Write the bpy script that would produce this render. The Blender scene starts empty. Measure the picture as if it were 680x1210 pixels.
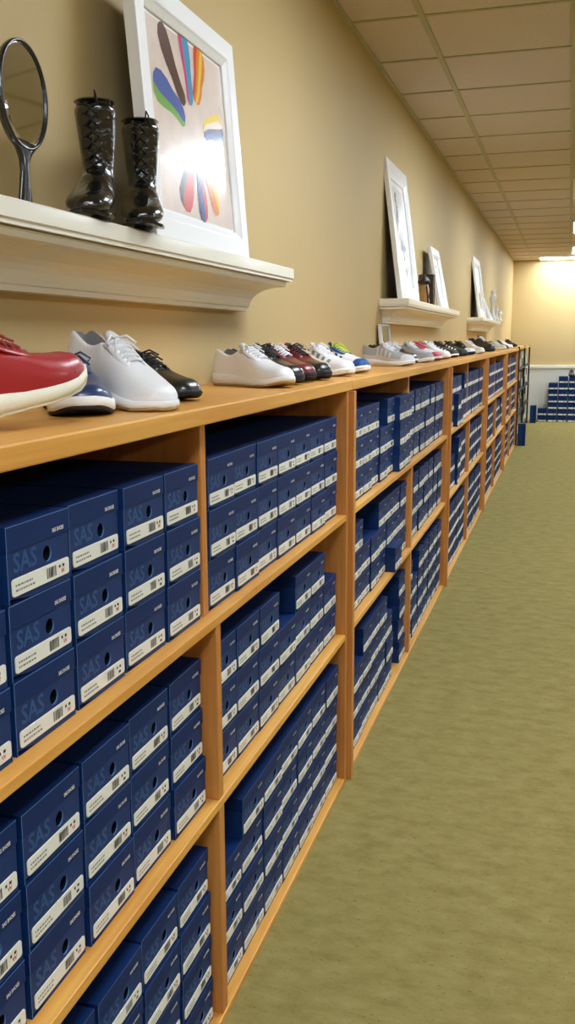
import bpy, math, random
from mathutils import Vector, Matrix, Euler
random.seed(7)
S = bpy.context.scene
COL = S.collection
PI = math.pi

# ---------------------------------------------------------------- materials
def nt(m):
    m.use_nodes = True
    t = m.node_tree
    return t, t.nodes, t.links, t.nodes.get('Principled BSDF')
def lin(c):
    return tuple((x/12.92 if x <= .04045 else ((x+.055)/1.055)**2.4) for x in (v/255 for v in c)) + (1,)
def mat(name, rgb, rough=.6, spec=.5, coat=0, metal=0, noise=0, nscale=(20, 20, 20), bump=0, bscale=200, var=0):
    m = bpy.data.materials.new(name)
    t, N, L, b = nt(m)
    b.inputs['Base Color'].default_value = lin(rgb)
    b.inputs['Roughness'].default_value = rough
    b.inputs['Specular IOR Level'].default_value = spec
    b.inputs['Coat Weight'].default_value = coat
    b.inputs['Coat Roughness'].default_value = .08
    b.inputs['Metallic'].default_value = metal
    tc = N.new('ShaderNodeTexCoord')
    if noise:
        mp = N.new('ShaderNodeMapping'); mp.inputs['Scale'].default_value = nscale
        L.new(tc.outputs['Object'], mp.inputs['Vector'])
        n = N.new('ShaderNodeTexNoise'); n.inputs['Scale'].default_value = 1; n.inputs['Detail'].default_value = 5
        L.new(mp.outputs['Vector'], n.inputs['Vector'])
        r = N.new('ShaderNodeValToRGB')
        c = lin(rgb)
        r.color_ramp.elements[0].position = .3; r.color_ramp.elements[1].position = .7
        r.color_ramp.elements[0].color = tuple(x*(1-noise) for x in c[:3]) + (1,)
        r.color_ramp.elements[1].color = tuple(min(1, x*(1+noise)) for x in c[:3]) + (1,)
        L.new(n.outputs['Fac'], r.inputs['Fac'])
        L.new(r.outputs['Color'], b.inputs['Base Color'])
    if bump:
        n2 = N.new('ShaderNodeTexNoise'); n2.inputs['Scale'].default_value = bscale; n2.inputs['Detail'].default_value = 3
        L.new(tc.outputs['Object'], n2.inputs['Vector'])
        bp = N.new('ShaderNodeBump'); bp.inputs['Strength'].default_value = bump; bp.inputs['Distance'].default_value = .01
        L.new(n2.outputs['Fac'], bp.inputs['Height']); L.new(bp.outputs['Normal'], b.inputs['Normal'])
    return m
def emis(name, rgb, s):
    m = bpy.data.materials.new(name)
    t, N, L, b = nt(m)
    b.inputs['Base Color'].default_value = (1, 1, 1, 1)
    b.inputs['Emission Color'].default_value = lin(rgb)
    b.inputs['Emission Strength'].default_value = s
    return m
def wood_mat(name, c1, c2, rough=.42, axis='Y', coat=.15):
    m = bpy.data.materials.new(name)
    t, N, L, b = nt(m)
    tc = N.new('ShaderNodeTexCoord'); mp = N.new('ShaderNodeMapping')
    mp.inputs['Scale'].default_value = (60, 2.2, 60) if axis == 'Y' else (60, 60, 2.5)
    L.new(tc.outputs['Object'], mp.inputs['Vector'])
    n = N.new('ShaderNodeTexNoise'); n.inputs['Scale'].default_value = 1; n.inputs['Detail'].default_value = 6; n.inputs['Distortion'].default_value = .6
    L.new(mp.outputs['Vector'], n.inputs['Vector'])
    n3 = N.new('ShaderNodeTexNoise'); n3.inputs['Scale'].default_value = 1.7; n3.inputs['Detail'].default_value = 2
    L.new(tc.outputs['Object'], n3.inputs['Vector'])
    ad = N.new('ShaderNodeMath'); ad.operation = 'MULTIPLY_ADD'; ad.inputs[1].default_value = .5
    L.new(n3.outputs['Fac'], ad.inputs[0]); 
    mu = N.new('ShaderNodeMath'); mu.operation = 'MULTIPLY'; mu.inputs[1].default_value = .5
    L.new(n.outputs['Fac'], mu.inputs[0]); L.new(mu.outputs[0], ad.inputs[2])
    r = N.new('ShaderNodeValToRGB'); r.color_ramp.elements[0].position = .33; r.color_ramp.elements[1].position = .66
    r.color_ramp.elements[0].color = lin(c1); r.color_ramp.elements[1].color = lin(c2)
    L.new(ad.outputs[0], r.inputs['Fac']); L.new(r.outputs['Color'], b.inputs['Base Color'])
    b.inputs['Roughness'].default_value = rough; b.inputs['Coat Weight'].default_value = coat; b.inputs['Coat Roughness'].default_value = .25
    return m
def carpet_mat():
    m = bpy.data.materials.new('carpet')
    t, N, L, b = nt(m)
    tc = N.new('ShaderNodeTexCoord')
    def noise(sc, det, vs):
        mp = N.new('ShaderNodeMapping'); mp.inputs['Scale'].default_value = vs
        L.new(tc.outputs['Object'], mp.inputs['Vector'])
        n = N.new('ShaderNodeTexNoise'); n.inputs['Scale'].default_value = sc; n.inputs['Detail'].default_value = det
        n.inputs['Roughness'].default_value = .7
        L.new(mp.outputs['Vector'], n.inputs['Vector']); return n
    a = noise(11, 10, (1, 1.7, 1))
    r = N.new('ShaderNodeValToRGB')
    e = r.color_ramp.elements
    e[0].position = .34; e[0].color = lin((130, 117, 65)); e[1].position = .66; e[1].color = lin((152, 139, 86))
    x = r.color_ramp.elements.new(.5); x.color = lin((143, 130, 76))
    L.new(a.outputs['Fac'], r.inputs['Fac'])
    f = noise(75, 2, (1, 2.0, 1))
    r2 = N.new('ShaderNodeValToRGB'); r2.color_ramp.elements[0].position = .28; r2.color_ramp.elements[0].color = (.28, .26, .22, 1)
    r2.color_ramp.elements[1].position = .36; r2.color_ramp.elements[1].color = (1, 1, 1, 1)
    L.new(f.outputs['Fac'], r2.inputs['Fac'])
    mx = N.new('ShaderNodeMix'); mx.data_type = 'RGBA'; mx.blend_type = 'MULTIPLY'; mx.inputs['Factor'].default_value = .8
    L.new(r.outputs['Color'], mx.inputs['A']); L.new(r2.outputs['Color'], mx.inputs['B'])
    L.new(mx.outputs['Result'], b.inputs['Base Color'])
    bp = N.new('ShaderNodeBump'); bp.inputs['Strength'].default_value = .35; bp.inputs['Distance'].default_value = .003
    g = noise(260, 3, (1, 1, 1)); L.new(g.outputs['Fac'], bp.inputs['Height']); L.new(bp.outputs['Normal'], b.inputs['Normal'])
    b.inputs['Roughness'].default_value = .95; b.inputs['Specular IOR Level'].default_value = .15
    return m
def bead_mat():
    m = bpy.data.materials.new('beadboard')
    t, N, L, b = nt(m)
    b.inputs['Base Color'].default_value = lin((214, 212, 200)); b.inputs['Roughness'].default_value = .5
    return m

M = {}
M['wall'] = mat('tan_paint', (196, 172, 122), .62, .25, noise=.03, nscale=(1.5, 1.5, 1.5), bump=.04, bscale=300)
M['ceil'] = mat('ceiling_tile', (208, 194, 186), .9, .1, noise=.04, nscale=(90, 90, 90), bump=.15, bscale=260)
M['grid'] = mat('ceiling_grid', (178, 170, 140), .6, .3)
M['carpet'] = carpet_mat()
M['wood'] = wood_mat('honey_oak', (204, 136, 52), (232, 176, 84))
M['woodv'] = wood_mat('oak_upright', (180, 108, 46), (208, 144, 72), axis='Z')
M['woodd'] = wood_mat('oak_backing', (120, 72, 40), (150, 98, 58), .6, 'Z', 0)
M['white'] = mat('white_lacquer', (232, 228, 212), .35, .5, .2)
M['frame'] = mat('white_frame', (236, 236, 236), .4, .5, .2)
M['trim'] = mat('white_trim', (226, 222, 205), .45)
M['bead'] = bead_mat()
M['navy'] = mat('navy_card', (8, 43, 94), .5, .28, noise=.12, nscale=(14, 14, 14))
M['navylid'] = mat('navy_lid_card', (6, 38, 88), .55, .2, noise=.1, nscale=(14, 14, 14))
M['edge'] = mat('pale_card_edge', (78, 116, 168), .6)
M['sas'] = mat('blue_lettering', (24, 72, 124), .5)
M['label'] = mat('label_paper', (226, 224, 212), .6)
M['print'] = mat('grey_print', (122, 120, 112), .7)
M['black'] = mat('black_print', (30, 30, 32), .7)
M['red'] = mat('red_print', (190, 60, 60), .7)
M['hole'] = mat('hole_shade', (10, 14, 22), .9, .1)
M['tissue'] = mat('white_tissue', (200, 205, 208), .8)
M['darkmetal'] = mat('dark_metal', (38, 36, 34), .45, .5, metal=.6)
M['diff'] = emis('troffer_diffuser', (232, 243, 255), 9.0)
M['tframe'] = mat('troffer_frame', (215, 210, 195), .4)
M['mirror'] = mat('mirror_glass', (225, 228, 226), .04, metal=1)
M['blackgloss'] = mat('black_plastic', (22, 19, 17), .25, .5, .4)
M['patent'] = mat('black_patent', (12, 12, 12), .2, .6, .6, bump=1.0, bscale=24)
M['lacebk'] = mat('black_lace', (14, 14, 14), .7)
M['eyelet'] = mat('eyelet_metal', (40, 40, 42), .4, metal=1)

# ---------------------------------------------------------------- mesh builder
class MB:
    def __init__(s): s.v = []; s.f = []; s.m = []; s.mats = []; s.smooth = []
    def mi(s, m):
        if m not in s.mats: s.mats.append(m)
        return s.mats.index(m)
    def face(s, idx, m=None, sm=False):
        s.f.append(tuple(idx)); s.m.append(s.mi(m)); s.smooth.append(sm)
    def add(s, vs):
        b = len(s.v); s.v += [tuple(p) for p in vs]; return b
    def quad(s, a, b, c, d, m=None):
        i = s.add([a, b, c, d]); s.face((i, i+1, i+2, i+3), m)
    def poly(s, pts, m=None):
        i = s.add(pts); s.face(range(i, i+len(pts)), m)
    def box(s, x0, x1, y0, y1, z0, z1, m=None):
        i = s.add([(x0, y0, z0), (x1, y0, z0), (x1, y1, z0), (x0, y1, z0), (x0, y0, z1), (x1, y0, z1), (x1, y1, z1), (x0, y1, z1)])
        for q in ((0, 3, 2, 1), (4, 5, 6, 7), (0, 1, 5, 4), (1, 2, 6, 5), (2, 3, 7, 6), (3, 0, 4, 7)):
            s.face([i+k for k in q], m)
    def loft(s, rings, m=None, close=True, caps=True, sm=True):
        n = len(rings[0]); b = [s.add(r) for r in rings]
        for a, c in zip(b, b[1:]):
            for k in range(n if close else n-1):
                k2 = (k+1) % n
                s.face((a+k, a+k2, c+k2, c+k), m, sm)
        if caps and close:
            s.face([b[0]+k for k in range(n)][::-1], m, sm); s.face([b[-1]+k for k in range(n)], m, sm)
    def tube(s, pts, r, m=None, n=6):
        pts = [Vector(p) for p in pts]; rings = []
        for i, p in enumerate(pts):
            d = (pts[min(i+1, len(pts)-1)] - pts[max(i-1, 0)]).normalized()
            u = d.orthogonal().normalized() if i == 0 else (u - d*u.dot(d)).normalized()
            w = d.cross(u); rr = r[i] if isinstance(r, (list, tuple)) else r
            rings.append([p + (u*math.cos(2*PI*k/n) + w*math.sin(2*PI*k/n))*rr for k in range(n)])
        s.loft(rings, m)
    def build(s, name, m=None, parent=None, origin=(0, 0, 0), bevel=0, subsurf=0, weld=False, loc=None):
        me = bpy.data.meshes.new(name)
        o3 = Vector(origin)
        me.from_pydata([tuple(Vector(p)-o3) for p in s.v], [], s.f)
        for k in s.mats: me.materials.append(k if k is not None else m)
        for p, mi, sm in zip(me.polygons, s.m, s.smooth): p.material_index = mi; p.use_smooth = sm
        me.update()
        o = bpy.data.objects.new(name, me); COL.objects.link(o)
        if parent: o.parent = parent
        else: o.location = o3
        if loc is not None: o.location = loc
        if bevel:
            b = o.modifiers.new('bevel', 'BEVEL'); b.width = bevel; b.segments = 2; b.limit_method = 'ANGLE'
        if subsurf:
            b = o.modifiers.new('sub', 'SUBSURF'); b.levels = subsurf; b.render_levels = subsurf
        return o
def tag(o, label, cat, group=None, kind=None):
    o['label'] = label; o['category'] = cat
    if group: o['group'] = group
    if kind: o['kind'] = kind
    return o
def struct(o): o['kind'] = 'structure'; return o
def empty(name, loc, rot=(0, 0, 0)):
    o = bpy.data.objects.new(name, None); COL.objects.link(o); o.location = loc; o.rotation_euler = rot
    o.empty_display_size = .05
    return o
def copy_tree(o, parent=None):
    c = o.copy(); COL.objects.link(c); c.parent = parent
    for ch in [k for k in ALLCH.get(o.name, [])]: copy_tree(ch, c)
    return c
ALLCH = {}
_font_cache = {}
def text_polys(txt, size):
    """list of polygons/verts of a flat text, as (verts2d, faces)"""
    key = (txt, size)
    if key in _font_cache: return _font_cache[key]
    cu = bpy.data.curves.new('t', 'FONT'); cu.body = txt; cu.size = size; cu.offset = size*.02; cu.resolution_u = 2
    ob = bpy.data.objects.new('t', cu); COL.objects.link(ob)
    dg = bpy.context.evaluated_depsgraph_get(); dg.update()
    me = bpy.data.meshes.new_from_object(ob.evaluated_get(dg))
    vs = [(v.co.x, v.co.y) for v in me.vertices]; fs = [tuple(p.vertices) for p in me.polygons]
    bpy.data.objects.remove(ob); bpy.data.curves.remove(cu); bpy.data.meshes.remove(me)
    _font_cache[key] = (vs, fs); return vs, fs
def add_text(mb, txt, size, fn, m, sx=1):
    vs, fs = text_polys(txt, size)
    b = mb.add([fn(x*sx, y) for x, y in vs])
    for f in fs: mb.face([b+k for k in f], m)

# ---------------------------------------------------------------- room
WX = -.34; CEIL = 2.67; ENDY = 16.62; RX = 6.2; BY = -4.6
H = 1.25
mb = MB(); mb.box(WX-.1, RX+.1, BY-.1, ENDY+.1, -.1, 0); struct(mb.build('floor', M['carpet']))
mb = MB(); mb.box(WX-.1, RX+.1, BY-.1, ENDY+.1, CEIL, CEIL+.1); struct(mb.build('ceiling', M['ceil']))
mb = MB(); mb.box(WX-.1, WX, BY, ENDY, 0, CEIL); struct(mb.build('wall_left', M['wall']))
mb = MB(); mb.box(RX, RX+.1, BY, ENDY, 0, CEIL); struct(mb.build('wall_right', M['wall']))
mb = MB(); mb.box(WX-.1, RX+.1, BY-.1, BY, 0, CEIL); struct(mb.build('wall_back', M['wall']))
mb = MB(); mb.box(WX-.1, RX+.1, ENDY, ENDY+.1, 0, CEIL); struct(mb.build('wall_end', M['wall']))
# beadboard wainscot with real grooves, its cap rail and the skirting
mb = MB(); x = WX
while x < RX:
    mb.box(x, min(x+.078, RX), ENDY-.014, ENDY-.001, .09, .88); x += .083
mb.box(WX, RX, ENDY-.008, ENDY, .0, .88)
struct(mb.build('trim_1', M['bead']))
mb = MB(); mb.box(WX, RX, ENDY-.035, ENDY, .88, .93); mb.box(WX, RX, ENDY-.022, ENDY, .86, .88)
struct(mb.build('trim_2', M['trim'], bevel=.004))
mb = MB(); mb.box(WX, RX, ENDY-.024, ENDY, 0, .1); struct(mb.build('baseboard_end', M['trim'], bevel=.004))
mb = MB(); mb.box(RX-.016, RX, BY, ENDY, 0, .1); struct(mb.build('baseboard_right', M['trim']))
# ceiling grid
GX = [-.03 + .6*k for k in range(11)]; GY0 = 4.11; TP = .608
mb = MB()
for x in GX: mb.box(x-.013, x+.013, BY, ENDY, CEIL-.006, CEIL)
k = -14
while GY0 + k*TP < ENDY:
    y = GY0 + k*TP
    if y > BY: mb.box(WX, RX, y-.009, y+.009, CEIL-.005, CEIL)
    k += 1
mb.box(WX, WX+.02, BY, ENDY, CEIL-.006, CEIL); mb.box(WX, RX, ENDY-.02, ENDY, CEIL-.006, CEIL)
struct(mb.build('trim_3', M['grid']))

# ceiling troffers
def troffer(x0, x1, y0, y1, label):
    r = empty('ceiling_light', ((x0+x1)/2, (y0+y1)/2, CEIL))
    tag(r, label, 'light', 'recessed fluorescent ceiling lights')
    a = MB(); z0, z1 = CEIL-.016, CEIL-.001
    w = .022
    a.box(x0, x1, y0, y0+w, z0, z1); a.box(x0, x1, y1-w, y1, z0, z1)
    a.box(x0, x0+w, y0+w, y1-w, z0, z1); a.box(x1-w, x1, y0+w, y1-w, z0, z1)
    a.build('light_frame', M['tframe'], r, origin=r.location)
    b = MB(); b.box(x0+w, x1-w, y0+w, y1-w, CEIL-.010, CEIL-.002)
    b.build('diffuser', M['diff'], r, origin=r.location)
rows = [(-3.7, 'behind the viewer'), (-.72, 'above the viewer'), (2.3, 'overhead'), (5.32, ''), (8.34, ''), (11.36, ''), (14.4, '')]
nm = {5.32: 'nearest long fluorescent ceiling light at the right edge of the ceiling',
      8.34: 'second fluorescent ceiling light along the right edge of the ceiling',
      11.36: 'third fluorescent ceiling light along the right edge of the ceiling',
      14.4: 'fourth fluorescent ceiling light, just before the crosswise one at end wall'}
for y, _ in rows:
    troffer(.585, 1.155, y, y+1.2, nm.get(y, 'fluorescent ceiling light out of view, %.0f metres along the nearest row' % y))
    troffer(3.585, 4.155, y, y+1.2, 'added fluorescent ceiling light out of view, %.0f metres along the far row' % y)  # far row is unseen, added to help light the room
troffer(.08, 1.28, 16.0, 16.56, 'crosswise fluorescent ceiling light glowing against the tan end wall')

# ---------------------------------------------------------------- shelving units
PITCH = 2.44
SEAM = [2.715 + PITCH*k for k in range(-1, 5)]   # .275 2.715 5.155 7.595 10.035 12.475
Z1, Z2, TH = .836, .466, .018
BAY = ['nearest', 'second', 'third', 'fourth', 'fifth']
DIV = []
for k in range(5):
    y0, y1 = SEAM[k], SEAM[k+1]
    r = empty('shelving_unit', ((WX)/2, (y0+y1)/2, 0))
    tag(r, ['nearest oak shelving unit, cut by the left edge of the photo', 'second oak shelving unit, beyond the first counter seam',
            'third oak shelving unit with protruding navy boxes, midway down the row', 'fourth oak shelving unit, second last of the oak row', 'fifth and farthest oak shelving unit, beside upright box on floor'][k],
        'shelf', 'oak shelving units along the left wall')
    og = r.location
    B = WX+.012
    def part(nm, x0, x1, a, b, z0, z1, m, bev=.002):
        q = MB(); q.box(x0, x1, a, b, z0, z1); return q.build(nm, M[m], r, origin=og, bevel=bev)
    dv = 1.60 + PITCH*k if k == 0 else SEAM[k] + 1.215
    DIV.append(dv)
    part('counter_top', WX+.001, .004, y0+.001, y1-.001, H-.031, H, 'wood', .003)
    part('side_panel', B, .016, y0-.028, y0+.0, 0, H-.032 if k else H-.032, 'woodv')
    part('side_panel', B, 0, y1-.056, y1-.030, 0, H-.031, 'woodv')
    part('shelf_board', B, 0, y0, y1-.056, Z1, Z1+TH, 'wood')
    part('shelf_board', B, 0, y0, y1-.056, Z2, Z2+TH, 'wood')
    part('base_board', B, 0, y0, y1-.056, 0, .014, 'wood')
    part('divider', B, -.024, dv-.026, dv, Z1+TH, H-.031, 'woodv')
    part('divider', B, -.002, dv-.022, dv+.004, Z2+TH, Z1, 'woodv')
    part('divider', B, -.002, dv-.022, dv+.006, .014, Z2, 'woodv')
    part('back_panel', WX+.002, B, y0, y1-.056, 0, H-.031, 'woodd', 0)

# ---------------------------------------------------------------- shoe boxes
BW, BD, BH = .1455, .285, .0965
def box_mesh_parts(var):
    """box in local frame: end face at x=0 looking +X, y 0..BW, z 0..BH, running back to x=-BD"""
    body = MB(); lid = MB(); lab = MB()
    hy, hz, hr = BW*.63, BH*.47, .0105
    lh = .031   # lid skirt height
    # body end face with a real thumb hole, the shade inside painted near-black
    n = 16
    z1 = BH-.004
    outer = []
    per = [(0, 0), (BW, 0), (BW, z1), (0, z1)]
    for k in range(n):
        a = 2*PI*k/n - 3*PI/4
        dx, dz = math.cos(a), math.sin(a)
        t = 1e9
        if dx > 1e-9: t = min(t, (BW-hy)/dx)
        if dx < -1e-9: t = min(t, -hy/dx)
        if dz > 1e-9: t = min(t, (z1-hz)/dz)
        if dz < -1e-9: t = min(t, -hz/dz)
        outer.append((0, hy+dx*t, hz+dz*t))
    inner = [(0, hy+math.cos(2*PI*k/n-3*PI/4)*hr, hz+math.sin(2*PI*k/n-3*PI/4)*hr) for k in range(n)]
    rim = [(-.0022, p[1], p[2]) for p in inner]; deep = [(-.014, p[1], p[2]) for p in inner]
    bo, bi, bm, bd = body.add(outer), body.add(inner), body.add(rim), body.add(deep)
    for k in range(n):
        k2 = (k+1) % n
        body.face((bo+k, bo+k2, bi+k2, bi+k), M['navy'])
        body.face((bi+k, bi+k2, bm+k2, bm+k), M['edge']); body.face((bm+k, bm+k2, bd+k2, bd+k), M['hole'])
    body.face([bd+k for k in range(n)], M['tissue'] if var == 2 else M['hole'])
    # corner fills so the rectangle is complete
    for cy, cz in per:
        best = sorted(range(n), key=lambda k: (outer[k][1]-cy)**2+(outer[k][2]-cz)**2)[:2]
        p, q = outer[best[0]], outer[best[1]]
        body.poly([(0, cy, cz), p, q], M['navy'])
    e = BD
    body.quad((-e, 0, 0), (0, 0, 0), (0, 0, z1), (-e, 0, z1), M['navy'])
    body.quad((0, BW, 0), (-e, BW, 0), (-e, BW, z1), (0, BW, z1), M['navy'])
    body.quad((-e, BW, 0), (-e, 0, 0), (-e, 0, z1), (-e, BW, z1), M['navy'])
    body.quad((-e, 0, 0), (-e, BW, 0), (0, BW, 0), (0, 0, 0), M['navy'])
    # SAS in pale blue on the end
    add_text(body, 'SAS', .034, lambda x, y: (.0003, .013+x, .0375+y), M['sas'], 1.0)
    # lid
    t = .0014
    g = .0006
    lid.quad((t, -t, BH-lh), (t, BW+t, BH-lh), (t, BW+t, BH), (t, -t, BH), M['navylid'])
    lid.quad((-e-t, -t, BH-lh), (t, -t, BH-lh), (t, -t, BH), (-e-t, -t, BH), M['navylid'])
    lid.quad((t, BW+t, BH-lh), (-e-t, BW+t, BH-lh), (-e-t, BW+t, BH), (t, BW+t, BH), M['navylid'])
    lid.quad((-e-t, BW+t, BH-lh), (-e-t, -t, BH-lh), (-e-t, -t, BH), (-e-t, BW+t, BH), M['navylid'])
    lid.quad((t, -t, BH), (t, BW+t, BH), (-e-t, BW+t, BH), (-e-t, -t, BH), M['navylid'])
    # underside rims
    lid.quad((t, -t, BH-lh), (t, BW+t, BH-lh), (0, BW, BH-lh), (0, 0, BH-lh), M['edge'])
    lid.quad((t, -t, BH-lh), (-e-t, -t, BH-lh), (-e, 0, BH-lh), (0, 0, BH-lh), M['edge'])
    # pale edge strips; the lid's top one is a painted highlight
    w = .0011
    lid.quad((t+.0002, -t, BH-w), (t+.0002, BW+t, BH-w), (t+.0002, BW+t, BH), (t+.0002, -t, BH), M['edge'])
    lid.quad((t+.0002, -t, BH-lh), (t+.0002, -t+w, BH-lh), (t+.0002, -t+w, BH), (t+.0002, -t, BH), M['edge'])
    body.quad((.0003, 0, 0), (.0003, w, 0), (.0003, w, BH-lh), (.0003, 0, BH-lh), M['edge'])
    add_text(lid, 'SAS SHOES', .0072, lambda x, y: (t+.0004, BW*.71+x, BH-.0255+y), M['label'], .82)
    # label: rounded paper with printing, barcode and red size mark
    y0, y1, a0, a1 = .007, BW-.004, .0085, .0305
    r = .004; pts = []
    for cx, cz, st in ((y1-r, a1-r, 0), (y0+r, a1-r, 1), (y0+r, a0+r, 2), (y1-r, a0+r, 3)):
        for k in range(4):
            a = PI/2*st + PI/2*k/3
            pts.append((cx+math.cos(a)*r, cz+math.sin(a)*r))
    f = lab.add([(.0018, p[0], p[1]) for p in pts]); lab.face(range(f, f+len(pts)), M['label'])
    bk = lab.add([(.0002, p[0], p[1]) for p in pts])
    for k in range(len(pts)): lab.face((f+k, bk+k, bk+(k+1) % len(pts), f+(k+1) % len(pts)), M['label'])
    X = .0021
    rd = random.Random(var*11+3)
    def bar(u0, u1, v0, v1, m): lab.quad((X, u0, v0), (X, u1, v0), (X, u1, v1), (X, u0, v1), m)
    for row in range(2):
        u = y0+.006
        while u < y0+.045:
            w_ = rd.uniform(.002, .006); bar(u, u+w_, a0+.012-row*.0062, a0+.0145-row*.0062, M['print']); u += w_+.0015
    u = y0+.078
    while u < y0+.100:
        w_ = rd.choice((.0007, .0012, .0018)); bar(u, u+w_, a0+.004, a1-.004, M['black']); u += w_+rd.choice((.0008, .0014))
    bar(y0+.108, y0+.112, a0+.012, a0+.016, M['black']); bar(y0+.117, y0+.122, a0+.012, a0+.016, M['black'])
    if var != 1: add_text(lab, 'W', .009, lambda x, y: (X, y0+.113+x, a0+.004+y), M['red'])
    else: bar(y0+.114, y0+.121, a0+.004, a0+.008, M['black'])
    return body, lid, lab
PROTO = []
for v in range(3):
    b, l, a = box_mesh_parts(v)
    ob = b.build('shoe_box'); ol = l.build('lid', parent=ob); oa = a.build('box_label', parent=ob)
    oa['label'] = 'white paper label with barcode'
    ALLCH[ob.name] = [ol, oa]
    PROTO.append([ob, False])
# plain one for boxes a few pixels wide (one mesh, label and lid line kept)
sb = MB(); sb.box(-BD, 0, 0, BW, 0, BH-.041, M['navy']); sb.box(-BD-.001, .0014, -.001, BW+.001, BH-.041, BH, M['navylid'])
sb.box(0, .0018, .007, BW-.004, .007, .0275, M['label']); sb.box(.0018, .002, .085, .107, .011, .0235, M['print'])
sb.box(0, .0006, .086, .100, .042, .055, M['hole'])  # flat dark patch painted for the shade in the thumb hole

ORD = ['first', 'second', 'third', 'fourth', 'fifth', 'sixth', 'seventh', 'eighth', 'ninth']
LV3 = ['bottom', 'middle', 'top']
def lvl(l, n):
    if n == 1: return 'alone'
    if l == 0: return 'bottom'
    if l == n-1: return 'top'
    return 'middle' if n == 3 else ORD[l]
place = []
SHZ = [Z1+TH, Z2+TH, .014]; SHN = ['top', 'middle', 'bottom']; FULL = [3, 3, 4]
def cell(bay, half, shelf, y0, pitch, n, heights=None, pull=None, xf=-.027, zs=1, rev=False):
    heights = heights or {}; pull = pull or {}
    for c in range(n):
        hN = heights.get(c, FULL[shelf])
        for l in range(hN):
            px = pull.get((c, l), pull.get(c, 0)) + random.uniform(-.003, .003)
            what = ('navy shoe box, %s of %s stack left of divider, %s shelf of nearest bay' % (lvl(l, hN), ORD[n-1-c], SHN[shelf])) if rev else (
                    'navy shoe box, %s of %s stack from left, %s shelf, %s half of %s bay' % (lvl(l, hN), ORD[c], SHN[shelf], half, BAY[bay]))
            if lvl(l, hN) == 'alone': what = what.replace('alone of', 'single one in')
            place.append((xf+px, y0+pitch*c+random.uniform(-.0015, .0015), SHZ[shelf]+l*(BH+.0012)*zs+.0006, what, zs, (bay, shelf), random.uniform(-.006, .006)))
# nearest bay
d0 = DIV[0]
for sh in range(3):
    cell(0, 'left', sh, d0-.028-.156*8, .156, 8, xf=-.027 if sh < 2 else -.022, zs=1 if sh < 2 else .965, rev=True,
         pull={0: -.004} if sh == 0 else None)
cell(0, 'right', 0, d0+.012, .1478, 7)
cell(0, 'right', 1, d0+.012, .1478, 7, heights={3: 2, 6: 2})
cell(0, 'right', 2, d0+.014, .1478, 7, heights={0: 3}, xf=-.022, zs=.965)
for b in range(1, 5):
    s, d = SEAM[b], DIV[b]
    pl = (d-.029-s-.004-BW)/7.0; pr = (SEAM[b+1]-.060-d-.012-BW)/6.0
    if b == 1:
        cell(b, 'left', 0, s+.004, pl, 8, heights={4: 2}, pull={5: -.004, 6: .022, 7: .018, 3: -.004})
        cell(b, 'left', 1, s+.004, pl, 8, heights={2: 2, 3: 2}, pull={(5, 0): .035})
        cell(b, 'left', 2, s+.004, pl, 8, heights={1: 3, 5: 3, 6: 0}, zs=.965, xf=-.022)
        cell(b, 'right', 2, d+.014, pr, 7, heights={1: 3}, zs=.965, xf=-.022)
    elif b == 2:
        cell(b, 'left', 0, s+.004, pl, 8, heights={6: 2}, pull={(3, 0): .028, (3, 1): .028, (4, 0): .028, 5: -.006})
        cell(b, 'left', 1, s+.004, pl, 8, heights={2: 2, 3: 2}, pull={4: .02})
        cell(b, 'left', 2, s+.004, pl, 8, heights={1: 3}, zs=.965, xf=-.022)
        cell(b, 'right', 2, d+.014, pr, 7, zs=.965, xf=-.022)
    else:
        for sh in range(3): cell(b, 'left', sh, s+.004, pl, 8, zs=1 if sh < 2 else .965, heights={b: 2})
        cell(b, 'right', 2, d+.014, pr, 7, zs=.965, xf=-.022)
    cell(b, 'right', 0, d+.012, pr, 7)
    cell(b, 'right', 1, d+.012, pr, 7, heights={5: 2} if b == 3 else None)
# keep only what the photo can show, nearest first
place = [p for p in place if not (p[5][0] == 0 and p[1] < .5 and 'left of divider' in p[3])]
place.sort(key=lambda p: p[1])
NIND = 269
for i, (x, y, z, what, zs, bs, rz) in enumerate(place[:NIND]):
    v = random.choice((0, 0, 0, 1, 1, 2, 2)) if y > 1.7 or True else 0
    pr = PROTO[v]
    if not pr[1]: o = pr[0]; pr[1] = True
    else: o = copy_tree(pr[0])
    o.location = (x, y+.0, z); o.rotation_euler = (0, 0, rz); o.scale = (1, 1, zs)
    tag(o, what, 'shoe box', 'navy shoe boxes on the oak shelves')
far = MB()
for (x, y, z, what, zs, bs, rz) in place[NIND:]:
    bse = far.add([(x+a, y+b_, z+c*zs) for a, b_, c in sb.v])
    for f, mi in zip(sb.f, sb.m): far.face([bse+k for k in f], sb.mats[mi])
tag(far.build('shoe_boxes', origin=(-.15, 9, .014)), 'rows of navy shoe boxes filling the farther oak shelving bays', 'shoe box', kind='stuff')

# plain small box for the end wall, as objects
def small_box(name='shoe_box'):
    o = sb.build(name); return o
sp = small_box(); first = [True]
def place_small(loc, rot, label, group, scale=(1, 1, 1)):
    if first[0]: o = sp; first[0] = False
    else: o = sp.copy(); COL.objects.link(o)
    o.location = loc; o.rotation_euler = rot; o.scale = scale
    tag(o, label, 'shoe box', group)
    return o
cols = [(.165, 2), (.325, 6), (.485, 7), (.645, 7), (.805, 7)]
cn = ['leftmost', 'second', 'third', 'fourth', 'fifth']
for c, (x, n) in enumerate(cols):
    for l in range(n):
        pos = 'top' if l == n-1 else ('bottom' if l == 0 else ORD[l]+' up')
        place_small((x, 16.26+random.uniform(-.01, .01), l*.1075), (0, 0, -PI/2+random.uniform(-.03, .03)),
                    'navy shoe box, %s in %s stack against the white end wall panelling' % (pos, cn[c]),
                    'navy shoe boxes stacked by the end wall', (1, 1.0, 1.10))
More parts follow.
